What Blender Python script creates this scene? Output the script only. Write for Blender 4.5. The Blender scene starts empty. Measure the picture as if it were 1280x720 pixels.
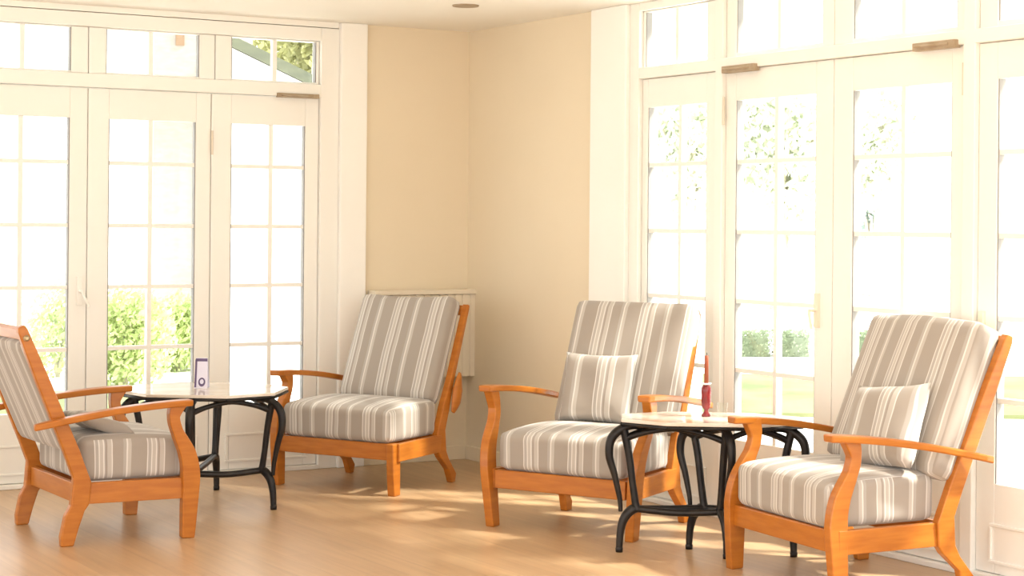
import bpy, bmesh, math, random
from mathutils import Vector, Matrix
random.seed(7)
S = 1.08                      # metres per design unit
C = bpy.context.scene.collection
PI = math.pi
F, YAW, ROLL, CY, EYE = 2310.0, .541, .0088, 277.0, 1.28   # lens of the photograph, in its 1280 px frame
CW, SW = math.cos(YAW), math.sin(YAW)

def far(u, Z):
    """ground point at distance Z along the sight line of column u (design units)"""
    xc = (u-640)/F*Z
    return (xc*CW+Z*SW, -xc*SW+Z*CW)

# ------------------------------------------------------------------ materials
def mat(name, col, rough=.5, metal=0., spec=.5, coat=0., build=None):
    m = bpy.data.materials.new(name); m.use_nodes = True
    nt = m.node_tree; b = nt.nodes['Principled BSDF']
    b.inputs['Base Color'].default_value = (*col, 1)
    b.inputs['Roughness'].default_value = rough
    b.inputs['Metallic'].default_value = metal
    b.inputs['Specular IOR Level'].default_value = spec
    b.inputs['Coat Weight'].default_value = coat
    if build: build(nt, b)
    return m

def N(nt, t, **kw):
    n = nt.nodes.new(t)
    for k, v in kw.items(): setattr(n, k, v)
    return n

def noisy(c1, c2, scale=(3, 3, 3), detail=4, bump=0., lo=.35, hi=.65, coord='Object', nscale=1.0):
    def f(nt, b):
        tc = N(nt, 'ShaderNodeTexCoord'); mp = N(nt, 'ShaderNodeMapping'); mp.inputs['Scale'].default_value = scale
        no = N(nt, 'ShaderNodeTexNoise'); no.inputs['Scale'].default_value = nscale; no.inputs['Detail'].default_value = detail
        cr = N(nt, 'ShaderNodeValToRGB')
        cr.color_ramp.elements[0].position = lo; cr.color_ramp.elements[0].color = (*c1, 1)
        cr.color_ramp.elements[1].position = hi; cr.color_ramp.elements[1].color = (*c2, 1)
        nt.links.new(tc.outputs[coord], mp.inputs[0]); nt.links.new(mp.outputs[0], no.inputs[0])
        nt.links.new(no.outputs[0], cr.inputs[0]); nt.links.new(cr.outputs[0], b.inputs['Base Color'])
        if bump:
            bp = N(nt, 'ShaderNodeBump'); bp.inputs['Strength'].default_value = bump; bp.inputs['Distance'].default_value = .01
            nt.links.new(no.outputs[0], bp.inputs['Height']); nt.links.new(bp.outputs[0], b.inputs['Normal'])
    return f

def stripes_build(shift):
    def f(nt, b):
        uv = N(nt, 'ShaderNodeUVMap'); sx = N(nt, 'ShaderNodeSeparateXYZ'); nt.links.new(uv.outputs[0], sx.inputs[0])
        # soft waviness of the cloth
        no = N(nt, 'ShaderNodeTexNoise'); no.inputs['Scale'].default_value = 5.; no.inputs['Detail'].default_value = 2
        nt.links.new(uv.outputs[0], no.inputs[0])
        wa = N(nt, 'ShaderNodeMath', operation='MULTIPLY_ADD'); wa.inputs[1].default_value = .010; nt.links.new(no.outputs[0], wa.inputs[0]); nt.links.new(sx.outputs[0], wa.inputs[2])
        a = N(nt, 'ShaderNodeMath', operation='MULTIPLY_ADD'); a.inputs[1].default_value = 1/.215; a.inputs[2].default_value = shift+10
        nt.links.new(wa.outputs[0], a.inputs[0])
        fr = N(nt, 'ShaderNodeMath', operation='FRACT'); nt.links.new(a.outputs[0], fr.inputs[0])
        cr = N(nt, 'ShaderNodeValToRGB'); cr.color_ramp.interpolation = 'LINEAR'
        T = (.36, .315, .27); G = (.42, .385, .345); L = (.50, .46, .41); W = (.70, .665, .62); D = (.33, .28, .24)
        seq = [(0, T), (.235, T), (.243, W), (.254, W), (.262, G), (.315, G), (.32, W), (.335, W), (.342, L), (.40, L), (.407, W), (.424, W), (.432, G),
               (.475, D), (.485, L), (.56, L), (.568, W), (.579, W), (.587, T), (.78, T), (.79, G), (.84, G), (.848, W), (.866, W), (.874, L), (.93, L), (.94, T), (1, T)]
        el = cr.color_ramp.elements
        el[0].position = 0; el[0].color = (*T, 1); el[1].position = 1; el[1].color = (*T, 1)
        for p, c in seq[1:-1]:
            e = el.new(p); e.color = (*c, 1)
        nt.links.new(fr.outputs[0], cr.inputs[0]); nt.links.new(cr.outputs[0], b.inputs['Base Color'])
        n2 = N(nt, 'ShaderNodeTexNoise'); n2.inputs['Scale'].default_value = 700.
        nt.links.new(uv.outputs[0], n2.inputs[0])
        bp = N(nt, 'ShaderNodeBump'); bp.inputs['Strength'].default_value = .12; bp.inputs['Distance'].default_value = .002
        nt.links.new(n2.outputs[0], bp.inputs['Height']); nt.links.new(bp.outputs[0], b.inputs['Normal'])
        b.inputs['Sheen Weight'].default_value = .25
    return f

M = {}
M['wood'] = mat('orange_beech', (.6, .2, .03), .32, spec=.45, build=noisy((.49, .165, .019), (.41, .125, .012), (6, 6, 40), nscale=1.2, detail=5))
M['fabric'] = mat('striped_fabric', (.5, .45, .4), .85, spec=.2, build=stripes_build(.0))
M['fabric2'] = mat('striped_fabric_b', (.5, .45, .4), .85, spec=.2, build=stripes_build(.45))
M['fabric3'] = mat('striped_pillow', (.5, .45, .4), .85, spec=.2, build=stripes_build(.2))
M['iron'] = mat('wrought_iron', (.022, .019, .018), .42, .6, build=noisy((.018, .016, .016), (.035, .03, .026), (9, 9, 9), bump=.15))
M['wall'] = mat('cream_wall', (.80, .71, .55), .8, spec=.2, build=noisy((.80, .695, .52), (.815, .71, .535), (2, 2, 2)))
M['frame'] = mat('white_painted_wood', (.86, .83, .745), .38, spec=.4, build=noisy((.865, .845, .785), (.88, .86, .80), (3, 3, 1)))
M['pilaster'] = mat('white_plaster', (.93, .91, .86), .7, build=noisy((.925, .905, .85), (.94, .92, .87), (3, 3, 3)))
M['ceiling'] = mat('ceiling_paint', (.90, .85, .76), .8, build=noisy((.91, .88, .81), (.925, .895, .825), (2, 2, 2)))
M['brass'] = mat('aged_brass', (.42, .31, .17), .35, .7, build=noisy((.38, .28, .15), (.46, .35, .2), (20, 20, 20)))
M['hinge'] = mat('painted_hinge', (.66, .58, .46), .4, .2, build=noisy((.64, .56, .44), (.68, .6, .48), (20, 20, 20)))
M['closer'] = mat('bronze_closer', (.40, .31, .21), .5, .3, build=noisy((.42, .33, .23), (.36, .27, .17), (20, 20, 20)))
M['dark_rubber'] = mat('gasket', (.28, .27, .26), .6, build=noisy((.27, .26, .25), (.30, .29, .28), (9, 9, 9)))
M['tabletop'] = mat('polished_pale_stone', (.74, .66, .56), .07, spec=.7, build=noisy((.80, .74, .66), (.66, .56, .45), (5, 5, 5), detail=6))
M['card'] = mat('lavender_card', (.72, .70, .84), .5, build=noisy((.70, .68, .83), (.76, .74, .86), (8, 8, 8)))
M['card_ink'] = mat('purple_ink', (.10, .07, .17), .5, build=noisy((.09, .06, .16), (.13, .09, .2), (8, 8, 8)))
M['red'] = mat('dark_red_glaze', (.32, .03, .03), .2, spec=.6, build=noisy((.24, .018, .02), (.15, .012, .014), (30, 30, 30)))
M['taper'] = mat('rust_wax', (.50, .13, .05), .5, build=noisy((.38, .09, .03), (.30, .065, .022), (30, 30, 30)))
M['bark'] = mat('bark', (.3, .24, .17), .9, build=noisy((.58, .53, .45), (.48, .43, .35), (8, 8, 2), bump=.5))
M['render'] = mat('house_render', (.92, .90, .86), .8, build=noisy((.91, .89, .85), (.93, .915, .87), (2, 2, 2)))
M['slate'] = mat('roof_slate', (.15, .16, .11), .7, build=noisy((.10, .11, .075), (.13, .14, .09), (2, 2, 12)))
M['brick'] = mat('pale_brick', (.24, .21, .18), .8, build=noisy((.30, .265, .23), (.33, .295, .265), (8, 8, 20)))
M['terracotta'] = mat('terracotta', (.22, .14, .08), .8, build=noisy((.21, .13, .075), (.24, .155, .095), (8, 8, 8)))
M['paving'] = mat('pale_paving', (.88, .87, .82), .8, build=noisy((.86, .85, .79), (.90, .89, .85), (.4, .4, .4)))
M['lampglass'] = mat('frosted_lens', (.9, .88, .8), .4, build=noisy((.9, .88, .8), (.92, .9, .82), (8, 8, 8)))
M['radiator'] = mat('radiator_enamel', (.86, .77, .62), .4, build=noisy((.835, .75, .60), (.85, .765, .615), (4, 4, 4)))

def leafmat(name, c1, c2):
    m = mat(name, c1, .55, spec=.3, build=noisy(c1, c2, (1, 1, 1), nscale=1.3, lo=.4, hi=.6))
    nt = m.node_tree; b = nt.nodes['Principled BSDF']; out = nt.nodes['Material Output']
    tr = N(nt, 'ShaderNodeBsdfTranslucent'); tr.inputs[0].default_value = (*c2, 1)
    mx = N(nt, 'ShaderNodeMixShader'); mx.inputs[0].default_value = .4
    nt.links.new(b.outputs[0], mx.inputs[1]); nt.links.new(tr.outputs[0], mx.inputs[2]); nt.links.new(mx.outputs[0], out.inputs[0])
    return m
M['leaf_bright'] = leafmat('spring_leaf', (.46, .54, .24), (.58, .66, .34))
M['leaf_hazed'] = leafmat('hazed_leaf', (.76, .81, .67), (.82, .85, .74))  # leaf colour lifted near white, standing in for bright haze over the garden
M['leaf_olive'] = leafmat('olive_leaf', (.34, .35, .16), (.46, .46, .22))
M['leaf_grey'] = leafmat('greygreen_leaf', (.24, .30, .19), (.32, .38, .25))
M['leaf_blue'] = leafmat('bluegreen_leaf', (.30, .40, .36), (.36, .46, .42))

def lawn_build(nt, b):
    tc = N(nt, 'ShaderNodeTexCoord'); no = N(nt, 'ShaderNodeTexNoise'); no.inputs['Scale'].default_value = 1.2; no.inputs['Detail'].default_value = 8
    cr = N(nt, 'ShaderNodeValToRGB')
    cr.color_ramp.elements[0].position = .38; cr.color_ramp.elements[0].color = (.13, .165, .06, 1)
    cr.color_ramp.elements[1].position = .62; cr.color_ramp.elements[1].color = (.22, .23, .11, 1)
    nt.links.new(tc.outputs['Object'], no.inputs[0]); nt.links.new(no.outputs[0], cr.inputs[0]); nt.links.new(cr.outputs[0], b.inputs['Base Color'])
M['lawn'] = mat('sunny_lawn', (.7, .75, .3), .9, build=lawn_build)

def floor_build(nt, b):
    tc = N(nt, 'ShaderNodeTexCoord'); mp = N(nt, 'ShaderNodeMapping'); mp.inputs['Rotation'].default_value = (0, 0, PI/2)
    br = N(nt, 'ShaderNodeTexBrick'); br.offset = .37; br.squash = 1
    br.inputs['Scale'].default_value = 1; br.inputs['Brick Width'].default_value = 1.3; br.inputs['Row Height'].default_value = .13
    br.inputs['Mortar Size'].default_value = .0016; br.inputs['Mortar Smooth'].default_value = .3; br.inputs['Bias'].default_value = 0
    br.inputs['Color1'].default_value = (.55, .365, .205, 1); br.inputs['Color2'].default_value = (.50, .325, .18, 1); br.inputs['Mortar'].default_value = (.42, .27, .16, 1)
    nt.links.new(tc.outputs['Object'], mp.inputs[0]); nt.links.new(mp.outputs[0], br.inputs[0])
    mp2 = N(nt, 'ShaderNodeMapping'); mp2.inputs['Scale'].default_value = (22, 1.1, 1); no = N(nt, 'ShaderNodeTexNoise'); no.inputs['Scale'].default_value = 1.5; no.inputs['Detail'].default_value = 6
    nt.links.new(tc.outputs['Object'], mp2.inputs[0]); nt.links.new(mp2.outputs[0], no.inputs[0])
    cr = N(nt, 'ShaderNodeValToRGB'); cr.color_ramp.elements[0].position = .3; cr.color_ramp.elements[0].color = (.90, .88, .86, 1); cr.color_ramp.elements[1].position = .7; cr.color_ramp.elements[1].color = (1.08, 1.08, 1.08, 1)
    nt.links.new(no.outputs[0], cr.inputs[0])
    mx = N(nt, 'ShaderNodeMix', data_type='RGBA', blend_type='MULTIPLY'); mx.inputs[0].default_value = 1
    nt.links.new(br.outputs[0], mx.inputs[6]); nt.links.new(cr.outputs[0], mx.inputs[7]); nt.links.new(mx.outputs[2], b.inputs['Base Color'])
M['floor'] = mat('oak_laminate', (.6, .42, .26), .33, spec=.5, build=floor_build)

def glass_mat():
    m = bpy.data.materials.new('window_glass'); m.use_nodes = True; nt = m.node_tree
    nt.nodes.remove(nt.nodes['Principled BSDF']); out = nt.nodes['Material Output']
    t = N(nt, 'ShaderNodeBsdfTransparent'); t.inputs[0].default_value = (.985, .995, .985, 1)
    g = N(nt, 'ShaderNodeBsdfGlossy'); g.inputs['Roughness'].default_value = .02
    lw = N(nt, 'ShaderNodeLayerWeight'); lw.inputs[0].default_value = .5
    pw = N(nt, 'ShaderNodeMath', operation='POWER'); pw.inputs[1].default_value = 4; nt.links.new(lw.outputs['Facing'], pw.inputs[0])
    fr = N(nt, 'ShaderNodeMath', operation='MULTIPLY_ADD'); fr.inputs[1].default_value = .5; fr.inputs[2].default_value = .02; nt.links.new(pw.outputs[0], fr.inputs[0])
    mx = N(nt, 'ShaderNodeMixShader')
    nt.links.new(fr.outputs[0], mx.inputs[0]); nt.links.new(t.outputs[0], mx.inputs[1]); nt.links.new(g.outputs[0], mx.inputs[2]); nt.links.new(mx.outputs[0], out.inputs[0])
    return m
M['glass'] = glass_mat()

# ------------------------------------------------------------------ mesh helpers (design units; scaled on linking)
def link(name, bm, m, parent=None, smooth=False, bevel=0, loc=(0, 0, 0)):
    bmesh.ops.recalc_face_normals(bm, faces=bm.faces[:])
    for v in bm.verts: v.co = v.co*S
    me = bpy.data.meshes.new(name); bm.to_mesh(me); bm.free()
    me.materials.append(M[m])
    if smooth:
        for p in me.polygons: p.use_smooth = True
    o = bpy.data.objects.new(name, me); C.objects.link(o); o.location = Vector(loc)*S
    if parent: o.parent = parent
    if bevel:
        md = o.modifiers.new('bevel', 'BEVEL'); md.width = bevel*S; md.segments = 2; md.limit_method = 'ANGLE'; md.angle_limit = .7
    return o

def thing(name, label, cat, loc=(0, 0, 0), rz=0, group=None):
    o = bpy.data.objects.new(name, None); C.objects.link(o); o.empty_display_size = .1
    o.location = Vector(loc)*S; o.rotation_euler = (0, 0, rz); o['label'] = label; o['category'] = cat
    if group: o['group'] = group
    return o
def tag(o, label, cat, group=None):
    o['label'] = label; o['category'] = cat
    if group: o['group'] = group
    return o
def struct(o, label=None):
    o['kind'] = 'structure'
    if label: o['label'] = label
    return o

def box(bm, a, b):
    (x0, y0, z0), (x1, y1, z1) = a, b
    x0, x1 = sorted((x0, x1)); y0, y1 = sorted((y0, y1)); z0, z1 = sorted((z0, z1))
    v = [bm.verts.new(p) for p in [(x0, y0, z0), (x1, y0, z0), (x1, y1, z0), (x0, y1, z0), (x0, y0, z1), (x1, y0, z1), (x1, y1, z1), (x0, y1, z1)]]
    for f in [(0, 3, 2, 1), (4, 5, 6, 7), (0, 1, 5, 4), (1, 2, 6, 5), (2, 3, 7, 6), (3, 0, 4, 7)]: bm.faces.new([v[i] for i in f])

def spline(pts, n=8):
    P = [Vector(p) for p in pts]; out = []
    for i in range(len(P)-1):
        p0 = P[max(i-1, 0)]; p1 = P[i]; p2 = P[i+1]; p3 = P[min(i+2, len(P)-1)]
        for k in range(n):
            t = k/n
            out.append(.5*((2*p1)+(p2-p0)*t+(2*p0-5*p1+4*p2-p3)*t*t+(3*p1-p0-3*p2+p3)*t**3))
    out.append(P[-1]); return out

def tube(bm, pts, r, n=8, smooth=True, flat=1.0):
    """swept tube; r number or list per control point"""
    k = 8 if smooth and len(pts) > 2 else 1
    path = spline(pts, k) if k > 1 else [Vector(p) for p in pts]
    if isinstance(r, (int, float)): rad = [r]*len(path)
    else:
        rad = []
        for i in range(len(path)):
            t = i/(len(path)-1)*(len(r)-1); j = min(int(t), len(r)-2); rad.append(r[j]+(r[j+1]-r[j])*(t-j))
    rings = []; up = None
    for i, p in enumerate(path):
        d = (path[min(i+1, len(path)-1)]-path[max(i-1, 0)]).normalized()
        if up is None:
            up = Vector((0, 0, 1)) if abs(d.z) < .9 else Vector((1, 0, 0))
        s = d.cross(up).normalized(); up = s.cross(d).normalized()
        rings.append([bm.verts.new(p+(s*math.cos(2*PI*j/n)*flat+up*math.sin(2*PI*j/n))*rad[i]) for j in range(n)])
    for a, b in zip(rings, rings[1:]):
        for j in range(n): bm.faces.new([a[j], a[(j+1) % n], b[(j+1) % n], b[j]])
    bm.faces.new(rings[0][::-1]); bm.faces.new(rings[-1])

def lathe(bm, prof, c=(0, 0, 0), n=24):
    rings = []
    for r, z in prof:
        rings.append([bm.verts.new((c[0]+max(r, 1e-4)*math.cos(2*PI*j/n), c[1]+max(r, 1e-4)*math.sin(2*PI*j/n), c[2]+z)) for j in range(n)])
    for a, b in zip(rings, rings[1:]):
        for j in range(n): bm.faces.new([a[j], a[(j+1) % n], b[(j+1) % n], b[j]])
    bm.faces.new(rings[0][::-1]); bm.faces.new(rings[-1])

def plank_profile(bm, outline, yf, th):
    """side profile (x,z) list extruded in y; yf(x,z) gives centre y"""
    L = [bm.verts.new((x, yf(x, z)-th/2, z)) for x, z in outline]
    R = [bm.verts.new((x, yf(x, z)+th/2, z)) for x, z in outline]
    n = len(outline)
    for i in range(n):
        j = (i+1) % n
        bm.faces.new([L[i], L[j], R[j], R[i]])
    for ring in (L, R):                 # outlines run up one edge and back down the other
        for i in range(n//2-1): bm.faces.new([ring[i], ring[i+1], ring[n-2-i], ring[n-1-i]])

def strip_outline(center, width):
    """centre line (x,z) spline with widths -> closed outline"""
    c = spline([(x, 0, z) for x, z in center], 7); n = len(c); A = []; B = []
    for i, p in enumerate(c):
        d = (c[min(i+1, n-1)]-c[max(i-1, 0)]).normalized(); nx = Vector((d.z, 0, -d.x))
        t = i/(n-1)*(len(width)-1); j = min(int(t), len(width)-2); w = (width[j]+(width[j+1]-width[j])*(t-j))/2
        A.append((p.x+nx.x*w, p.z+nx.z*w)); B.append((p.x-nx.x*w, p.z-nx.z*w))
    return A+B[::-1]

def rbox(c, h, r, n=14, warp=None, uvf=None):
    """rounded cushion box with a stripe UV; returns bmesh"""
    bm = bmesh.new(); uvl = bm.loops.layers.uv.new('UVMap'); V = {}
    def vert(q):
        k = tuple(round(a, 5) for a in q)
        if k not in V:
            p = Vector((q[0]*h[0], q[1]*h[1], q[2]*h[2]))
            inner = Vector([max(-h[i]+r, min(h[i]-r, p[i])) for i in range(3)])
            d = p-inner
            if d.length > 1e-9 and sum(1 for i in range(3) if abs(d[i]) > 1e-9) >= 1:
                # edge factor: push to sphere of radius r
                p = inner+d.normalized()*r if d.length > r*.999 or sum(1 for i in range(3) if abs(d[i]) > 1e-9) > 1 else p
            V[k] = (bm.verts.new(p), Vector(p))
        return V[k]
    g = [-1+2*i/n for i in range(n+1)]
    for ax in range(3):
        for s in (-1, 1):
            for i in range(n):
                for j in range(n):
                    qs = []
                    for a, b in ((g[i], g[j]), (g[i+1], g[j]), (g[i+1], g[j+1]), (g[i], g[j+1])):
                        q = [0, 0, 0]; q[ax] = s; q[(ax+1) % 3] = a; q[(ax+2) % 3] = b; qs.append(vert(tuple(q)))
                    try: f = bm.faces.new([q[0] for q in (qs if s > 0 else qs[::-1])])
                    except ValueError: continue
                    for lp in f.loops:
                        lp[uvl].uv = (0, 0)
                    f.material_index = 0
                    for lp in f.loops:
                        p = lp.vert.co
                        if uvf: lp[uvl].uv = uvf(p, ax)
                        else: lp[uvl].uv = (p.x, p.z) if ax == 1 else (p.y, p.z if ax == 0 else p.x)
    for v in bm.verts:
        p = v.co.copy()
        if warp: p = Vector(warp(p, h))
        v.co = p+Vector(c)
    return bm

# ------------------------------------------------------------------ room
XW, YW = 4.93, 8.665          # inner planes of the right-hand and left-hand glazed walls
ZC = 2.30
bm = bmesh.new(); box(bm, (-3.0, -1.5, -.12), (XW+.14, YW+.14, 0)); struct(link('floor', bm, 'floor'))
bm = bmesh.new(); box(bm, (-3.0, 2.6, ZC), (XW+.14, YW+.14, ZC+.2)); struct(link('ceiling', bm, 'ceiling'))

# wall_left (plane y = YW): pier in the corner, strip over the glazing, far-left end
def wallbox_left(bm, x0, x1, z0, z1, f=0, b=.14): box(bm, (x0, YW-f, z0), (x1, YW+b, z1))
def wallbox_right(bm, y0, y1, z0, z1, f=0, b=.14): box(bm, (XW-f, y0, z0), (XW+b, y1, z1))
bm = bmesh.new(); wallbox_left(bm, 4.15, XW, 0, ZC); wallbox_left(bm, -3.0, .9, 0, 2.268)
struct(link('wall_left', bm, 'wall'))
bm = bmesh.new(); wallbox_right(bm, 7.13, YW+.14, 0, ZC); wallbox_right(bm, 2.0, 3.2, 0, ZC)
struct(link('wall_right', bm, 'wall'))
# pilasters
bm = bmesh.new(); wallbox_left(bm, -3.0, 4.15, 2.272, ZC, .004); struct(link('trim_7', bm, 'ceiling'), 'narrow cream cornice strip between the left frame and the ceiling')
bm = bmesh.new(); box(bm, (4.15, YW-.035, 0), (4.302, YW, ZC)); struct(link('trim_1', bm, 'pilaster', bevel=.006), 'white pilaster between the left glazing and the cream corner')
bm = bmesh.new(); box(bm, (XW-.035, 7.13, 0), (XW, 7.43, ZC)); struct(link('trim_2', bm, 'pilaster', bevel=.006), 'white pilaster between the cream corner and the right glazing')
# baseboards
bm = bmesh.new(); box(bm, (4.302, YW-.014, 0), (XW, YW, .075)); struct(link('baseboard_left', bm, 'wall', bevel=.004))
bm = bmesh.new(); box(bm, (XW-.014, 7.43, 0), (XW, YW-.014, .075)); struct(link('baseboard_right', bm, 'wall', bevel=.004))

def fixed_frame(name, side, posts, z0, z1, rails, ends, label):
    """posts: list of (a0,a1); rails: list of (z0,z1) between ends"""
    bm = bmesh.new(); w = wallbox_left if side == 'L' else wallbox_right
    for a, b in posts: w(bm, a, b, z0, z1, 0.012, .10)
    for a, b in rails: w(bm, ends[0], ends[1], a, b, .0118, .099)
    return struct(link(name, bm, 'frame', bevel=.004), label)

def glazed(name, side, a0, a1, z0, z1, g0, g1, gz0, gz1, vm, hm, depth=0.01, panel=False, label=None):
    """a glazed leaf: stiles+rails, its muntins, its pane (plus kick panel moulding)"""
    w = wallbox_left if side == 'L' else wallbox_right
    root = bpy.data.objects.new(name, None); C.objects.link(root); struct(root, label)
    root.location = Vector(((a0+a1)/2, YW, z0) if side == 'L' else (XW, (a0+a1)/2, z0))*S
    base = -root.location/S
    f, b = -depth, depth+.045
    def part(n, bm, m, bev=0):
        o = link(n, bm, m, root, bevel=bev, loc=base); return o
    bm = bmesh.new()
    w(bm, a0, g0, z0, z1, f, b); w(bm, g1, a1, z0, z1, f, b); w(bm, g0, g1, z0, gz0, f, b); w(bm, g0, g1, gz1, z1, f, b)
    part('leaf_frame', bm, 'frame', .003)
    bm = bmesh.new(); t = .012
    for a in vm: w(bm, a-t, a+t, gz0, gz1, f-.006, b-.008)
    for z in hm: w(bm, g0, g1, z-.010, z+.010, f-.0065, b-.0085)
    part('muntins', bm, 'frame', .002)
    bm = bmesh.new()
    gsk = .005
    w(bm, g0, g0+gsk, gz0, gz1, f-.004, b-.01); w(bm, g1-gsk, g1, gz0, gz1, f-.004, b-.01)
    part('gasket', bm, 'dark_rubber')
    bm = bmesh.new(); w(bm, g0+.001, g1-.001, gz0+.001, gz1-.001, f-.02, f*-1+.026 if False else depth+.026)
    part('glass_pane', bm, 'glass')
    if panel:
        bm = bmesh.new(); e = .012
        pa, pb, pz0, pz1 = g0-.02, g1+.02, .06, .205
        for (x0, x1, y0, y1) in ((pa, pb, pz0, pz0+e), (pa, pb, pz1-e, pz1), (pa, pa+e, pz0+e, pz1-e), (pb-e, pb, pz0+e, pz1-e)):
            w(bm, x0, x1, y0, y1, f+.008, b-.01)
        part('panel_moulding', bm, 'frame', .003)
    return root, base

def handle(root, base, side, a, z, lever=1):
    bm = bmesh.new()
    if side == 'L':
        box(bm, (a-.013, YW-.004, z-.07), (a+.013, YW+.012, z+.07)); tube(bm, [(a, YW-.0, z), (a, YW-.04, z)], .007, smooth=False)
        tube(bm, [(a, YW-.038, z), (a+.015*lever, YW-.042, z-.04), (a+.035*lever, YW-.04, z-.075)], .007)
    else:
        box(bm, (XW-.004, a-.013, z-.07), (XW+.012, a+.013, z+.07)); tube(bm, [(XW, a, z), (XW-.04, a, z)], .007, smooth=False)
        tube(bm, [(XW-.038, a, z), (XW-.042, a+.012*lever, z-.04), (XW-.04, a+.02*lever, z-.075)], .007)
    return link('door_handle', bm, 'frame' if side == 'L' else 'radiator', root, loc=base, bevel=.002)
def hinge(root, base, side, a, z):
    bm = bmesh.new()
    p = (a, YW-.004, 0) if side == 'L' else (XW-.004, a, 0)
    tube(bm, [(p[0], p[1], z-.06), (p[0], p[1], z+.06)], .0065, smooth=False)
    return link('hinge', bm, 'hinge', root, loc=base)
def closer(root, base, side, a0, a1, z):
    bm = bmesh.new()
    if side == 'L': box(bm, (a0, YW-.03, z-.011), (a1, YW-.0, z+.011)); tube(bm, [(a0+.02, YW-.03, z), (a1-.04, YW-.045, z)], .005, smooth=False)
    else: box(bm, (XW-.034, a0, z-.015), (XW, a1, z+.015)); tube(bm, [(XW-.034, a0+.03, z), (XW-.045, a1-.02, z)], .005, smooth=False)
    return link('door_closer', bm, 'closer', root, loc=base, bevel=.003)

HM = (.648, .946, 1.244, 1.547)
# --- left glazing
PL = [(.9, .98), (2.19-.02, 2.19+.02), (4.047, 4.15)]
fixed_frame('trim_3', 'L', [(.9, 1.0), (4.047, 4.15)], 0, 2.268, [(2.20, 2.268), (1.908, 1.975)], (1.0, 4.047), 'white fixed frame around the left glazing with the transom rail')
bm = bmesh.new(); box(bm, (1.0, YW-.02, 0), (4.047, YW+.12, .022)); struct(link('trim_4', bm, 'frame', bevel=.004), 'white sill under the left glazing')
leavesL = [(1.0, 1.56, 1.10, 1.47, 1.285), (1.56, 2.17, 1.66, 2.08, 1.87), (2.17, 2.827, 2.268, 2.739, 2.504), (2.827, 3.457, 2.931, 3.377, 3.145), (3.457, 4.047, 3.564, 3.971, 3.783)]
labL = ['', '', 'white French door at the left photo edge behind the wooden chair', 'white French door with green shrubs behind its lower panes', 'white glazed leaf nearest the cream corner, behind the side table']
for i, (a0, a1, g0, g1, vm) in enumerate(leavesL):
    r, b = glazed('door_%d' % (i+1), 'L', a0+.002, a1-.002, .024, 1.905, g0, g1, .35, 1.76, [vm], HM, panel=True, label=labL[i] or None)
    if i == 2: handle(r, b, 'L', 2.79, .93, 1)
    if i == 3: hinge(r, b, 'L', 3.457, 1.66)
    if i == 4: closer(r, b, 'L', 3.80, 4.03, 1.912)
tr = [(1.0, 1.56, 1.08, 1.5, 1.29), (1.56, 2.17, 1.66, 2.1, 1.87), (2.17, 2.827, 2.275, 2.742, 2.508), (2.827, 3.475, 2.915, 3.392, 3.143), (3.475, 4.047, 3.562, 4.03, 3.80)]
labT = [None, None, 'transom window at the left photo edge', 'middle transom window over the left French door', 'transom window showing a sloping roof and yellow-green tree']
for i, (a0, a1, g0, g1, vm) in enumerate(tr):
    glazed('window_%d' % (i+1), 'L', a0+.002, a1-.002, 1.976, 2.199, g0, g1, 1.985, 2.193, [vm], [], label=labT[i])
# --- right glazing (y runs toward the camera)
fixed_frame('trim_5', 'R', [(7.055, 7.13), (6.448-.025, 6.448+.025), (4.945-.03, 4.945+.03), (3.2, 3.3)], 0, ZC, [(2.262, ZC), (1.947, 2.0)], (3.3, 7.055), 'white fixed frame around the right glazing with posts and transom rail')
bm = bmesh.new(); box(bm, (XW-.02, 3.3, 0), (XW+.12, 7.055, .022)); struct(link('trim_6', bm, 'frame', bevel=.004), 'white sill under the right glazing')
leavesR = [(6.473, 7.055, 6.56, 7.01, 6.765), (5.715, 6.423, 5.822, 6.352, 6.082), (4.975, 5.715, 5.052, 5.600, 5.318), (4.15, 4.915, 4.27, 4.822, 4.55), (3.3, 4.15, 3.42, 4.05, 3.73)]
labR = ['narrow glazed leaf beside the right pilaster, behind the armchair', 'left leaf of the right French doors, behind the candle', 'right leaf of the right French doors, behind the front right armchair', 'glazed leaf at the right photo edge', None]
for i, (a0, a1, g0, g1, vm) in enumerate(leavesR):
    r, b = glazed('door_%d' % (i+6), 'R', a0+.002, a1-.002, .024, 1.945, g0, g1, .348, 1.812, [vm], HM, panel=True, label=labR[i])
    if i == 1: handle(r, b, 'R', 5.80, .93, -1); hinge(r, b, 'R', 6.421, 1.77); closer(r, b, 'R', 6.18, 6.40, 1.945)
    if i == 2: hinge(r, b, 'R', 4.978, 1.82); closer(r, b, 'R', 5.00, 5.22, 1.952)
    if i == 3: handle(r, b, 'R', 4.885, .90, -1)
trR = [(6.473, 7.055, 6.56, 7.035, 6.795, 1.992, 2.255), (5.715, 6.423, 5.785, 6.352, 6.07, 2.018, 2.255), (4.975, 5.715, 5.027, 5.600, 5.32, 2.018, 2.255), (4.15, 4.915, 4.25, 4.822, 4.54, 2.022, 2.255), (3.3, 4.15, 3.4, 4.05, 3.73, 2.022, 2.255)]
for i, (a0, a1, g0, g1, vm, z0, z1) in enumerate(trR):
    glazed('window_%d' % (i+6), 'R', a0+.002, a1-.002, min(z0-.02, 2.0), 2.261, g0, g1, z0, z1, [vm], [])

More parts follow.
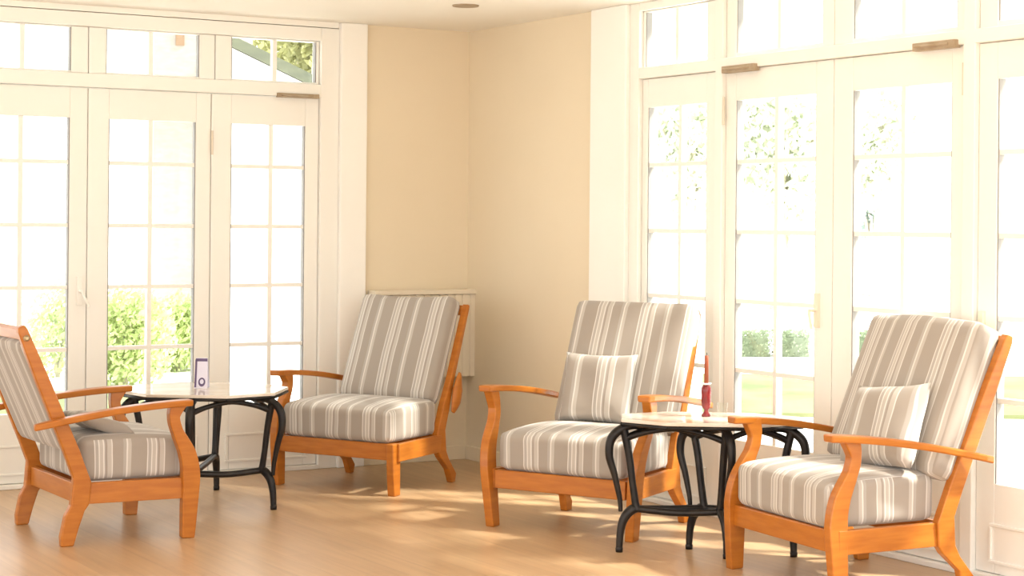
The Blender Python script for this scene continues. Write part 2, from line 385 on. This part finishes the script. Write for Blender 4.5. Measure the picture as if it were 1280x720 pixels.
# recessed ceiling light
ct = thing('recessed_ceiling_light', 'small round recessed spotlight in the ceiling above the cream corner', 'ceiling light', (4.30, 7.60, ZC))
bm = bmesh.new(); lathe(bm, [(.045, -.004), (.062, -.006), (.064, 0), (.045, 0)], n=28); link('trim_ring', bm, 'closer', ct, smooth=True)
bm = bmesh.new(); lathe(bm, [(.0, -.002), (.0449, -.002), (.0449, -.0004), (.0, -.0004)], n=28); link('lens', bm, 'lampglass', ct)

# radiator in the corner
rd = thing('panel_radiator', 'low cream panel radiator on the wall behind the back left armchair', 'radiator', (4.64, YW-.06, .0))
bm = bmesh.new()
for k in range(13): box(bm, (-.30+k*.047, -.022, .45), (-.30+k*.047+.036, .012, .89))
box(bm, (-.302, -.016, .452), (.302, .008, .888)); link('panel', bm, 'radiator', rd, bevel=.004)
bm = bmesh.new(); box(bm, (-.315, -.035, .891), (.315, .052, .915)); link('top_grille', bm, 'radiator', rd, bevel=.004)
for s in (-1, 1):
    bm = bmesh.new(); box(bm, (s*.312-.006, -.03, .44), (s*.312+.006, .05, .8905)); link('side_panel', bm, 'radiator', rd, bevel=.003)
    bm = bmesh.new(); box(bm, (s*.22-.012, .008, .60), (s*.22+.012, .058, .64)); link('bracket', bm, 'radiator', rd)

# ------------------------------------------------------------------ armchairs
BASE = dict(wf=.335, wr=.301, wt=.311, wa=.342, wb=.376, xf=.266, xr=-.275, kx=-.17, kz=.252, tx=-.425, tz=.877, ax=.278, az=.566, bx=-.345, bz=.491)
def armchair(name, label, x, y, t, d, right_arm=True, cover=False, fab='fabric', crease=False, bolts=False, sag=0., pw=1., recess=False):
    d = dict(BASE, **d)
    root = thing(name, label, 'armchair', (x, y, 0), t, 'orange wooden armchairs with striped cushions')
    RB, RT = .160, .243         # rail bottom / top
    th = .04
    def yz(s):                  # lateral position of rear post against height
        return lambda X, Z: s*(d['wr']+(d['wt']-d['wr'])*max(0, min(1, Z/d['tz'])))
    for s in (1, -1):
        # front leg rising into the arm support
        xf = d['xf']
        if s == 1 and not right_arm:
            o = strip_outline([(xf-.008, 0), (xf-.002, .1), (xf, RT)], [.05, .06, .066])
            bm = bmesh.new(); plank_profile(bm, o, lambda X, Z: s*(d['wf']-.02), th)
        else:
            az = d['az']-.014
            o = strip_outline([(xf-.010, 0), (xf-.006, .11), (xf-.002, .25), (xf-.018, .34), (xf-.062, .43), (xf-.078, .49), (xf-.062, az)], [.052, .064, .074, .066, .044, .044, .070])
            bm = bmesh.new(); plank_profile(bm, o, lambda X, Z, s=s: s*(d['wf']+(d['wa']-d['wf'])*min(1, Z/d['az'])), th)
        link('front_leg', bm, 'wood', root, bevel=.005)
        # rear leg and back post in one timber
        kx, kz = d['kx'], d['kz']; tx, tz = d['tx'], d['tz']
        Lp = math.hypot(tx-kx, tz-kz); qx, qz = (tx-kx)/Lp, (tz-kz)/Lp
        def P(f, off): return (kx+(tx-kx)*f+qz*off, kz+(tz-kz)*f-qx*off)
        o = [(d['xr']+.028*pw, 0), (d['xr']+.048, .07), (kx+.004, .135), (kx+.022, RB), (kx+.030, RT), P(.18, .029), P(.40, .027*pw), P(.70, .025*pw), P(.97, .020*pw), P(1., .014*pw),
             P(1., -.012*pw), P(.97, -.019*pw), P(.70, -.025*pw), P(.40, -.028*pw), P(.18, -.031), (kx-.043, RT+.02), (kx-.052, RB), (kx-.074, .12), (d['xr']-.024, .04), (d['xr']-.022*pw, 0)]
        bm = bmesh.new(); plank_profile(bm, o, yz(s), .034)
        post = link('back_post', bm, 'wood', root, bevel=.005)
        if bolts:
            bm = bmesh.new(); lathe(bm, [(0, 0), (.012, 0), (.012, .005), (.006, .010), (0, .010)], n=14)
            bmesh.ops.rotate(bm, cent=(0, 0, 0), matrix=Matrix.Rotation(s*-PI/2, 3, 'X'), verts=bm.verts[:])
            bmesh.ops.translate(bm, vec=(tx+.020, s*(d['wt']+.0165), tz-.045), verts=bm.verts[:])
            link('bolt', bm, 'brass', post)
        # side rail
        bm = bmesh.new()
        v = []
        for X, W in ((kx-.01, d['wr']), (xf-.0, d['wf'])):
            for Z in (RB, RT):
                for q in (-.013, .013): v.append(bm.verts.new((X, s*(W)+q, Z)))
        for f in [(0, 1, 3, 2), (4, 6, 7, 5), (0, 4, 5, 1), (2, 3, 7, 6), (0, 2, 6, 4), (1, 5, 7, 3)]: bm.faces.new([v[i] for i in f])
        link('side_rail', bm, 'wood', root, bevel=.003)
        # armrest
        ax, az, bx, bz = d['ax'], d['az'], d['bx'], d['bz']
        if s == 1 and not right_arm:
            bm = bmesh.new()      # short paddle end left on the back post
            px = kx+(tx-kx)*.30; pz = kz+(tz-kz)*.30
            tube(bm, [(px-.005, s*(d['wr']+.026), pz-.09), (px-.03, s*(d['wr']+.028), pz-.04), (px-.045, s*(d['wr']+.028), pz+.02), (px-.07, s*(d['wr']+.024), pz+.10)], [.012, .034, .036, .010], n=12, flat=.42)
            link('arm_stub', bm, 'wood', root, smooth=True)
            continue
        bm = bmesh.new(); n = 18; T = []; Bm = []
        for i in range(n+1):
            u = i/n; X = ax+(bx-ax)*u
            Z = az+(bz-az)*(u**1.35)+.006*math.sin(PI*u)
            Y = s*(d['wa']+(d['wb']-d['wa'])*u)
            hw = .036 - .012*u if u < .93 else .024*(1-(u-.93)/.07*.45)
            if i == 0: hw *= .8
            hh = .013
            a = [bm.verts.new((X, Y+k*hw, Z)) for k in (-1, 1)]; b_ = [bm.verts.new((X, Y+k*hw*.92, Z-2*hh)) for k in (-1, 1)]
            T.append(a); Bm.append(b_)
        for i in range(n):
            bm.faces.new([T[i][0], T[i][1], T[i+1][1], T[i+1][0]]); bm.faces.new([Bm[i][1], Bm[i][0], Bm[i+1][0], Bm[i+1][1]])
            bm.faces.new([T[i][1], Bm[i][1], Bm[i+1][1], T[i+1][1]]); bm.faces.new([Bm[i][0], T[i][0], T[i+1][0], Bm[i+1][0]])
        bm.faces.new([T[0][1], T[0][0], Bm[0][0], Bm[0][1]]); bm.faces.new([T[n][0], T[n][1], Bm[n][1], Bm[n][0]])
        link('armrest', bm, 'wood', root, bevel=.006)
    wfi, wri = d['wf'], d['wr']
    bm = bmesh.new(); box(bm, (d['xf']-.018, -wfi+.02, RB+.004), (d['xf']+.012, wfi-.02, RT-.002)); link('front_rail', bm, 'wood', root, bevel=.004)
    bm = bmesh.new(); box(bm, (d['kx']-.03, -wri+.015, RB+.004), (d['kx']-.008, wri-.015, RT-.002)); link('rear_rail', bm, 'wood', root, bevel=.003)
    # top rail of the back
    tx, tz, kx, kz = d['tx'], d['tz'], d['kx'], d['kz']
    ux, uz = (tx-kx), (tz-kz); L = math.hypot(ux, uz); ux /= L; uz /= L
    bm = bmesh.new(); wt = d['wt']-.015; v = []
    for Y in (-wt, wt):
        for a, c in ((-.055, -.012), (-.006, -.012), (-.006, .010), (-.055, .010)): v.append(bm.verts.new((tx+ux*a+uz*c, Y, tz+uz*a-ux*c)))
    for f in [(0, 1, 2, 3), (7, 6, 5, 4), (0, 4, 5, 1), (1, 5, 6, 2), (2, 6, 7, 3), (3, 7, 4, 0)]: bm.faces.new([v[i] for i in f])
    link('top_rail', bm, 'wood', root, bevel=.004)
    # seat cushion
    x1 = d['xf']+.018; x0 = d['kx']-.005; hx = (x1-x0)/2; hz = .087; hy = wfi-.028
    def warp(p, h):
        X, Y, Z = p
        e = (1-(X/h[0])**2)*(1-(Y/h[1])**4)
        f = (X/h[0]+1)/2
        Y *= 1-.085*(1-f)
        g = ((Z/h[2]+1)/2)**1.5
        Z += g*(.016*max(0, e)-.014*f*f*f)
        return (X+.008*math.sin(3*Y)*f, Y, Z)
    bm = rbox(((x0+x1)/2, 0, RT+hz-.003), (hx, hy, hz), .036, 16, warp)
    link('seat_cushion', bm, fab, root, smooth=True)
    # back cushion, leaning with the posts
    lo = .13; hi = L+(.012 if not cover else .02)
    if recess: hi -= .075
    hs = (hi-lo)/2; ht = .055 if not cover else .06
    if recess: ht = .026
    hy = (d['wt']-.020) if not cover else d['wt']+.020
    def warpb(p, h):
        T_, Y, Q = p                     # thickness, lateral, along
        f = (Q/h[2]+1)/2
        if cover: Y *= 1
        bulge = .012*(1-(Y/h[1])**2)*(1-(Q/h[2])**2)
        if T_ > 0: T_ += bulge
        if crease:                        # the cover is folded along a slanting line
            c = .02-.05*(1-f); T_ += .034-.10*abs(Y-c) if T_ > 0 else 0
        Q2 = Q-sag*(1-(Y/h[1])**2)*max(0, f-.7)/.3
        a = lo+hs+Q2
        off = ht+.002 if not cover else ht-.032
        if recess: off = -.002
        X = kx+ux*a+uz*(T_+off); Z = kz+uz*a-ux*(T_+off)
        return (X, Y, Z)
    def uvb(p, ax): return (p.x+.1, p.z) if ax == 1 else ((p.y, p.z) if ax == 0 else (p.y, p.x))
    bm = rbox((0, 0, 0), (ht, hy, hs), min(.030, ht*.8), 16, warpb, uvb)
    link('back_cushion', bm, fab, root, smooth=True)
    return root

c1 = armchair('armchair', 'wooden armchair at the left photo edge, seen from behind with its bolt-topped back post', 2.46, 7.358, .008,
    dict(wf=.331, wr=.295, wt=.319, wa=.351, wb=.364, xf=.26, xr=-.236, kx=-.170, kz=.253, tx=-.430, tz=.862, ax=.256, az=.557, bx=-.385, bz=.488), bolts=True, recess=True)
c2 = armchair('armchair', 'wooden armchair in front of the radiator with its near arm reduced to a stub', 4.025, 8.048, 3.642,
    dict(wf=.347, wr=.304, wt=.29, wa=.349, wb=.364, xf=.256, xr=-.287, tx=-.437, tz=.864, ax=.284, az=.553, bx=-.318, bz=.486), right_arm=False, fab='fabric2', sag=.014, pw=.6)
c3 = armchair('armchair', 'wooden armchair before the right pilaster with a square pillow upright on its left side', 4.332, 6.525, 3.617,
    dict(wf=.33, wr=.291, wt=.272, wa=.379, wb=.379, xf=.279, xr=-.281, tx=-.426, tz=.888, ax=.273, az=.587, bx=-.346, bz=.513), cover=True, fab='fabric')
c4 = armchair('armchair', 'large front right wooden armchair against the right French doors, with creased back cover', 4.477, 5.092, 3.034,
    dict(wf=.334, wr=.311, wt=.348, wa=.310, wb=.4, xf=.271, xr=-.295, kx=-.176, kz=.251, tx=-.437, tz=.893, ax=.297, az=.567, bx=-.331, bz=.477), fab='fabric2', crease=True)

# ------------------------------------------------------------------ throw pillows
def pillow(name, label, loc, rot, sx, sz, t, m='fabric3', grp='striped throw pillows'):
    bm = bmesh.new(); uvl = bm.loops.layers.uv.new('UVMap'); n = 18; G = {}
    for s in (1, -1):
        for i in range(n+1):
            for j in range(n+1):
                a = -1+2*i/n; b = -1+2*j/n; edge = i in (0, n) or j in (0, n)
                pin = 1-.07*(1-a*a) *abs(b)**2; pin2 = 1-.07*(1-b*b)*abs(a)**2
                h = ((1-a**4)*(1-b**4))**.5*t/2
                h += .004*math.sin(5*a+2*b)*(0 if edge else 1)
                if edge and s == -1: G[(s, i, j)] = G[(1, i, j)]
                else: G[(s, i, j)] = bm.verts.new((s*h, a*sx/2*pin2, b*sz/2*pin))
        for i in range(n):
            for j in range(n):
                q = [G[(s, i, j)], G[(s, i+1, j)], G[(s, i+1, j+1)], G[(s, i, j+1)]]
                f = bm.faces.new(q if s > 0 else q[::-1])
                for lp in f.loops: lp[uvl].uv = (lp.vert.co.y*.9, lp.vert.co.z)
    o = link(name, bm, m, smooth=True); o.location = Vector(loc)*S; o.rotation_euler = rot
    return tag(o, label, 'pillow', grp)

def on_chair(root, lx, ly, lz):
    t = root.rotation_euler.z
    return (root.location.x/S+math.cos(t)*lx-math.sin(t)*ly, root.location.y/S+math.sin(t)*lx+math.cos(t)*ly, lz)

pillow('throw_pillow', 'square striped throw pillow standing on the armchair before the right pilaster', on_chair(c3, -.132, -.055, .566), (0, -.32, c3.rotation_euler.z+.12), .335, .31, .10)
pillow('throw_pillow', 'striped throw pillow slumped sideways in the front right armchair', on_chair(c4, -.080, .115, .562), (.12, -.42, c4.rotation_euler.z+.12), .35, .32, .12)
pillow('throw_pillow', 'flat grey throw pillow lying low in the armchair at the left photo edge', on_chair(c1, -.045, -.10, .452), (0, -1.25, c1.rotation_euler.z), .30, .22, .06)

# ------------------------------------------------------------------ wrought iron tables
def iron_table(label, cx, cy, ang, rx, ry, feet, stretch, ztop=.505):
    root = thing('side_table', label, 'side table', (cx, cy, 0), 0, 'wrought iron side tables')
    # octagonal stone top with iron rim
    def octa(rx, ry):
        pts = []
        for a, b in ((1, .45), (.5, 1), (-.5, 1), (-1, .45), (-1, -.45), (-.5, -1), (.5, -1), (1, -.45)):
            x, y = a*rx, b*ry; pts.append((x*math.cos(ang)-y*math.sin(ang), x*math.sin(ang)+y*math.cos(ang)))
        return pts
    def prism(bm, P, z0, z1):
        A = [bm.verts.new((x, y, z0)) for x, y in P]; B = [bm.verts.new((x, y, z1)) for x, y in P]
        for i in range(len(P)):
            j = (i+1) % len(P); bm.faces.new([A[i], A[j], B[j], B[i]])
        bm.faces.new(A[::-1]); bm.faces.new(B)
    bm = bmesh.new(); prism(bm, octa(rx, ry), ztop-.010, ztop+.004); link('tabletop', bm, 'tabletop', root, bevel=.003)
    P = octa(rx-.004, ry-.004); bm = bmesh.new()
    for i in range(8):
        a, b = P[i], P[(i+1) % 8]; tube(bm, [(*a, ztop-.017), (*b, ztop-.017)], .0068, smooth=False)
    link('rim', bm, 'iron', root, smooth=True)
    nodes = []
    for fx, fy in feet:
        dx, dy = fx-cx, fy-cy; L = math.hypot(dx, dy); ex, ey = dx/L, dy/L
        def P3(r, z): return (ex*(L+r), ey*(L+r), z)
        bm = bmesh.new()
        # outer cabriole bow, inner upright, lower foot sweep
        tube(bm, [P3(-.09, ztop-.03), P3(-.03, ztop-.028), P3(.03, ztop-.07), P3(.042, ztop-.14), P3(.02, ztop-.22), P3(.0, ztop-.31), P3(-.004, ztop-.36)], [.012, .018, .018, .016, .013, .010, .008])
        tube(bm, [P3(-.012, ztop-.03), P3(-.035, ztop-.14), P3(-.05, ztop-.25), P3(-.062, .19), P3(-.068, .165)], [.017, .015, .014, .015, .019])
        tube(bm, [P3(-.085, .168), P3(-.05, .165), P3(-.018, .13), P3(-.004, .075), P3(0, .012)], [.012, .020, .018, .015, .013])
        leg = link('leg', bm, 'iron', root, smooth=True)
        bm = bmesh.new(); lathe(bm, [(.010, 0), (.014, 0), (.015, .014), (.012, .024), (.010, .024)], (*P3(0, 0)[:2], 0), n=14); link('foot', bm, 'iron', leg, smooth=True)
        nodes.append(((ex*(L-.07), ey*(L-.07)), (ex*(L-.024), ey*(L-.024))))
    for i in range(len(feet)):        # arched apron under the top
        a = nodes[i][1]; b = nodes[(i+1) % len(feet)][1]
        l = lambda t, z: (a[0]+(b[0]-a[0])*t, a[1]+(b[1]-a[1])*t, z)
        bm = bmesh.new(); tube(bm, [l(0, ztop-.075), l(.2, ztop-.05), l(.5, ztop-.032), l(.8, ztop-.05), l(1, ztop-.075)], [.014, .011, .011, .011, .014]); link('apron', bm, 'iron', root, smooth=True)
    for i, j in stretch:
        a = nodes[i][0]; b = nodes[j][0]
        l = lambda t, z: (a[0]+(b[0]-a[0])*t, a[1]+(b[1]-a[1])*t, z)
        bm = bmesh.new(); tube(bm, [l(0, .168), l(.5, .158 if (i, j) == stretch[0] else .166), l(1, .168)], .014); link('stretcher', bm, 'iron', root, smooth=True)
    return root

t1 = iron_table('black wrought iron side table between the two left armchairs', 3.11, 7.86, -.62, .355, .32,
    [(2.79, 7.92), (2.93, 7.56), (3.307, 7.526), (3.31, 8.20)], [(1, 2), (0, 3), (1, 3)], .511)
t2 = iron_table('black wrought iron side table between the two right armchairs', 4.385, 5.775, -.62, .35, .21,
    [(4.064, 5.934), (4.345, 5.62), (4.60, 5.53), (4.345, 5.86)], [(0, 1), (2, 3), (0, 3)], .518)

# tent card on the left table
tc = thing('tent_card', 'small lavender folded card with dark purple edges standing on the left side table', 'card', (3.11, 7.89, .5155), -.55)
for s in (-1, 1):
    bm = bmesh.new()
    v = [bm.verts.new(p) for p in [(-.030, s*.030, 0), (.030, s*.030, 0), (.026, s*.003, .135), (-.026, s*.003, .135), (-.030, s*.030-.002*s, 0), (.030, s*.030-.002*s, 0), (.026, s*.003-.002*s, .135), (-.026, s*.003-.002*s, .135)]]
    for f in [(0, 1, 2, 3), (7, 6, 5, 4), (0, 4, 5, 1), (1, 5, 6, 2), (2, 6, 7, 3), (3, 7, 4, 0)]: bm.faces.new([v[i] for i in f])
    pn = link('card_panel', bm, 'card', tc)
    def onp(x, z, off=.0012): 
        y = .030+(.003-.030)*z/.135; return (x, s*(y+off), z)
    bm = bmesh.new()
    for (x0, x1, z0, z1) in ((-.029, -.020, .004, .128), (-.027, .026, .120, .133)):
        q = [bm.verts.new(onp(x, z)) for x, z in ((x0, z0), (x1, z0), (x1, z1), (x0, z1))]; bm.faces.new(q)
    pts = [(.004+.016*math.cos(a), .028+.020*math.sin(a)) for a in [2*PI*k/16 for k in range(16)]]
    pts2 = [(.004+.009*math.cos(a), .030+.011*math.sin(a)) for a in [2*PI*k/16 for k in range(16)]]
    A = [bm.verts.new(onp(*p)) for p in pts]; B = [bm.verts.new(onp(*p)) for p in pts2]
    for k in range(16): bm.faces.new([A[k], A[(k+1) % 16], B[(k+1) % 16], B[k]])
    link('printed_border', bm, 'card_ink', pn)

# candle holder on the right table
ch = thing('candle_holder', 'slim rust-coloured taper candle in a dark red glazed holder on the right side table', 'candle', (4.392, 5.819, .5225))
bm = bmesh.new(); lathe(bm, [(.0, 0), (.017, 0), (.018, .006), (.009, .018), (.008, .026), (.016, .036), (.019, .06), (.018, .085), (.020, .098), (.019, .112), (.012, .124), (.008, .132), (.0, .132)], n=22); link('holder', bm, 'red', ch, smooth=True)
bm = bmesh.new(); lathe(bm, [(.0, .128), (.0092, .128), (.008, .215), (.0075, .238), (.0, .24)], n=16); link('taper', bm, 'taper', ch, smooth=True)
bm = bmesh.new(); tube(bm, [(0, 0, .238), (.0015, 0, .245), (.001, 0, .25)], .0014, n=6); link('wick', bm, 'iron', ch, smooth=True)
bm = bmesh.new(); lathe(bm, [(.0145, .1245), (.020, .128), (.019, .132), (.009, .1305)], n=22); link('drip_collar', bm, 'pilaster', ch, smooth=True)
gl = thing('glass_tumbler', 'small clear glass tumbler beside the candle on the right side table', 'glass', (4.445, 5.785, .5225))
bm = bmesh.new(); lathe(bm, [(.0, 0), (.018, 0), (.022, .055), (.0205, .055), (.0168, .004), (.0, .004)], n=22); link('tumbler_wall', bm, 'glass', gl, smooth=True)

# ------------------------------------------------------------------ outside
GZ = -.10
bm = bmesh.new(); box(bm, (-25, YW+.15, GZ-.2), (60, 70, GZ)); box(bm, (XW+.15, -30, GZ-.2), (60, YW+.15, GZ)); struct(link('ground', bm, 'paving'), 'pale sunlit paving outside the windows')

def patch(name, label, pts, m, z=GZ):
    bm = bmesh.new(); A = [bm.verts.new((x, y, z+.002)) for x, y in pts]; B = [bm.verts.new((x, y, z+.03)) for x, y in pts]
    n = len(pts)
    for i in range(n): bm.faces.new([A[i], A[(i+1) % n], B[(i+1) % n], B[i]])
    bm.faces.new(A[::-1]); bm.faces.new(B)
    o = link(name, bm, m); o['kind'] = 'stuff'; o['label'] = label; o['category'] = 'grass'; return o
patch('lawn', 'yellow-green lawn strip seen through the right French doors', [far(880, 13.2), far(1330, 13.2), far(1330, 16.6), far(880, 16.6)], 'lawn')
patch('lawn', 'pale lawn strip seen through the left glazing', [far(-160, 12.0), far(262, 12.0), far(262, 14.4), far(-160, 14.4)], 'lawn')

def foliage(bm, c, r, n, size, seed):
    rnd = random.Random(seed)
    for _ in range(n):
        while True:
            p = Vector((rnd.uniform(-1, 1), rnd.uniform(-1, 1), rnd.uniform(-1, 1)))
            if .35 < p.length < 1: break
        p = Vector((c[0]+p.x*r[0], c[1]+p.y*r[1], c[2]+p.z*r[2]*(1-.25*rnd.random())))
        a = Vector((rnd.gauss(0, 1), rnd.gauss(0, 1), rnd.gauss(0, 1))).normalized(); b = a.orthogonal().normalized(); c2 = a.cross(b)
        s = size*rnd.uniform(.6, 1.3)
        q = [bm.verts.new(p+b*s), bm.verts.new(p+c2*s*.45), bm.verts.new(p-b*s), bm.verts.new(p-c2*s*.45)]
        bm.faces.new(q)

def shrub(label, u, Z, r, h, m, n=900, size=.035, cat='shrub', name='garden_shrub', grp=None, seed=1):
    x, y = far(u, Z); root = thing(name, label, cat, (x, y, GZ), 0, grp)
    bm = bmesh.new(); rnd = random.Random(seed)
    for k in range(7): 
        a = rnd.uniform(0, 2*PI); tube(bm, [(0, 0, 0), (math.cos(a)*r*.2, math.sin(a)*r*.2, h*.35), (math.cos(a)*r*.5, math.sin(a)*r*.5, h*.7)], [.02, .012, .006], n=6)
    link('stems', bm, 'bark', root)
    bm = bmesh.new()
    for k in range(5):
        a = 2*PI*k/5; foliage(bm, (math.cos(a)*r*.4, math.sin(a)*r*.4, h*(.46+.05*math.sin(k*2.1))), (r*.62, r*.62, h*.54), n//5, size, seed*10+k)
    link('leaves', bm, m, root)
    return root
def tree(label, u, Z, hz, crown, m, n=2500, size=.12, seed=1, low=.35):
    x, y = far(u, Z); root = thing('garden_tree', label, 'tree', (x, y, GZ), 0, 'garden trees outside the windows')
    bm = bmesh.new(); tube(bm, [(0, 0, 0), (.05, .03, hz*.4), (0, 0, hz*.8)], [.16, .11, .05])
    for k in range(6):
        a = k*1.05; tube(bm, [(0, 0, hz*.35), (math.cos(a)*crown*.4, math.sin(a)*crown*.4, hz*.55), (math.cos(a)*crown*.75, math.sin(a)*crown*.75, hz*.72)], [.06, .04, .015], n=6)
    link('trunk', bm, 'bark', root)
    bm = bmesh.new(); rnd = random.Random(seed)
    for k in range(8):
        a = k*.8; rr = crown*(.35+.3*rnd.random()); foliage(bm, (math.cos(a)*rr, math.sin(a)*rr, hz*(low+.45*rnd.random()+.08)), (crown*.55, crown*.55, hz*.22), n//8, size, seed*20+k)
    link('crown', bm, m, root)
    return root

# green border shrubs through the left glazing
G1 = 'leafy border shrubs outside the left glazing'
shrub('bright green shrub behind the left half of the middle French door', 158, 15.2, .42, .84, 'leaf_bright', 5200, .034, grp=G1, seed=2)
shrub('bright green shrub behind the right half of the middle French door', 224, 16.8, .42, .72, 'leaf_bright', 5200, .034, grp=G1, seed=3)
shrub('green shrub beside the handle stile of the left French door', 74, 16.0, .30, .86, 'leaf_bright', 1400, .035, grp=G1, seed=4)
shrub('pale green shrub at the far left photo edge beyond the glazing', 18, 16.6, .42, .66, 'leaf_hazed', 1600, .035, grp=G1, seed=5)
# low hedge blocks through the right doors
G2 = 'clipped hedges outside the right French doors'
for k, (u, m, lab) in enumerate([(940, 'leaf_grey', 'clipped grey-green hedge block behind the candle'), (990, 'leaf_grey', 'clipped grey-green hedge block behind the right half of the left door leaf'), (1080, 'leaf_grey', 'clipped grey-green hedge block just left of the front armchair back')]):
    x, y = far(u, 19.3); r_ = thing('hedge', lab, 'hedge', (x, y, GZ), -YAW, G2)
    bm = bmesh.new(); rnd = random.Random(40+k)
    box(bm, (-.16, -.15, 0), (.16, .15, .20)); link('hedge_core', bm, m, r_)
    bm = bmesh.new()
    for _ in range(1500):
        p = Vector((rnd.uniform(-.185, .185), rnd.uniform(-.19, .19), rnd.uniform(.0, .27)))
        a = Vector((rnd.gauss(0, 1), rnd.gauss(0, 1), rnd.gauss(0, 1))).normalized(); b = a.orthogonal().normalized(); c2 = a.cross(b); s = .02
        bm.faces.new([bm.verts.new(p+b*s), bm.verts.new(p+c2*s*.5), bm.verts.new(p-b*s), bm.verts.new(p-c2*s*.5)])
    link('leaves', bm, m, r_)
tree('small blue-green young tree through the upper panes of the right French doors', 1088, 36, 2.15, .17, 'leaf_blue', 900, .05, 9, .55)
tree('pale leafy tree behind the left leaf of the right French doors', 975, 30, 4.6, 1.15, 'leaf_hazed', 7000, .10, 11, .25)
tree('pale leafy tree behind the narrow leaf beside the right pilaster', 862, 27, 3.9, .7, 'leaf_hazed', 3500, .09, 12, .3)
tree('sparse pale tree behind the right leaf of the right French doors', 1100, 33, 4.8, .9, 'leaf_hazed', 3500, .09, 13, .35)
tree('yellow-green tree above the white house roof', 392, 26, 4.9, .55, 'leaf_olive', 3000, .10, 14, .55)
tree('olive green tree above the sloping roof in the corner transom', 335, 33, 6.0, .9, 'leaf_olive', 3000, .10, 15, .5)

# white house with a sloping roof beyond the left glazing
hx, hy = far(300, 22); hr = thing('garden_house', 'white rendered house with grey-green lean-to roof and pale brick tower beyond the left glazing', 'house', (hx, hy, GZ), -YAW)
bm = bmesh.new()
xa, za, xb, zb = -.20, 3.46, 1.35, 2.72            # lean-to roof line falling to the right
Pf = [(xa, 0), (xb, 0), (xb, zb), (xa, za)]
A = [bm.verts.new((x, 0, z)) for x, z in Pf]; B = [bm.verts.new((x, 2.6, z)) for x, z in Pf]
for i in range(4): bm.faces.new([A[i], A[(i+1) % 4], B[(i+1) % 4], B[i]])
bm.faces.new(A[::-1]); bm.faces.new(B); link('walls', bm, 'render', hr)
bm = bmesh.new(); v = []
for Y in (-.15, 2.7):
    for p in ((xa, za+.01), (xb+.25, zb-.11), (xb+.25, zb+.03), (xa, za+.15)): v.append(bm.verts.new((p[0], Y, p[1])))
for f in [(0, 1, 2, 3), (7, 6, 5, 4), (0, 4, 5, 1), (1, 5, 6, 2), (2, 6, 7, 3), (3, 7, 4, 0)]: bm.faces.new([v[i] for i in f])
link('roof', bm, 'slate', hr)
bm = bmesh.new(); box(bm, (-1.06, .1, 0), (xa-.005, 2.4, 4.6)); tw = link('brick_tower', bm, 'brick', hr)
bm = bmesh.new(); box(bm, (-.80, .085, 3.45), (-.70, .0995, 3.62)); link('terracotta_vent', bm, 'terracotta', tw)

# ------------------------------------------------------------------ light
w = bpy.data.worlds.new('sky'); bpy.context.scene.world = w; w.use_nodes = True; nt = w.node_tree
bg = nt.nodes['Background']
tcn = N(nt, 'ShaderNodeTexCoord'); sp = N(nt, 'ShaderNodeSeparateXYZ'); crn = N(nt, 'ShaderNodeValToRGB')
crn.color_ramp.elements[0].position = 0.0; crn.color_ramp.elements[0].color = (1.0, .985, .95, 1)
crn.color_ramp.elements[1].position = .7; crn.color_ramp.elements[1].color = (.93, .97, 1.0, 1)
nt.links.new(tcn.outputs['Generated'], sp.inputs[0]); nt.links.new(sp.outputs[2], crn.inputs[0]); nt.links.new(crn.outputs[0], bg.inputs[0])
bg.inputs[1].default_value = 1.35
sd = bpy.data.lights.new('sun', 'SUN'); sd.energy = 5.0; sd.angle = math.radians(5); sd.color = (1, .96, .88)
so = bpy.data.objects.new('sun', sd); C.objects.link(so)
el = math.radians(47); az = (1, -.95); ln = math.hypot(*az)
dirv = Vector((az[0]/ln*math.cos(el), az[1]/ln*math.cos(el), math.sin(el)))
so.rotation_euler = dirv.to_track_quat('Z', 'Y').to_euler(); so.location = (20, -10, 15)

# ------------------------------------------------------------------ camera
cd = bpy.data.cameras.new('camera'); co = bpy.data.objects.new('camera', cd); C.objects.link(co)
cd.sensor_width = 36; cd.lens = 36*F/1280; cd.shift_y = -(360-CY)/1280; cd.clip_end = 300
co.location = (0, 0, EYE*S)
R = Matrix(((CW, 0, -SW), (-SW, 0, -CW), (0, 1, 0)))      # columns: right, up, -view
R = R @ Matrix.Rotation(ROLL, 3, 'Z')
co.rotation_euler = R.to_euler()
sc = bpy.context.scene; sc.camera = co
vs = sc.view_settings; vs.view_transform = 'Standard'; vs.look = 'None'; vs.exposure = 1.15; vs.gamma = 1; vs.use_curve_mapping = False
sc.cycles.use_denoising = True
sc.cycles.max_bounces = 8; sc.cycles.transparent_max_bounces = 16
sc.cycles.sample_clamp_indirect = 6
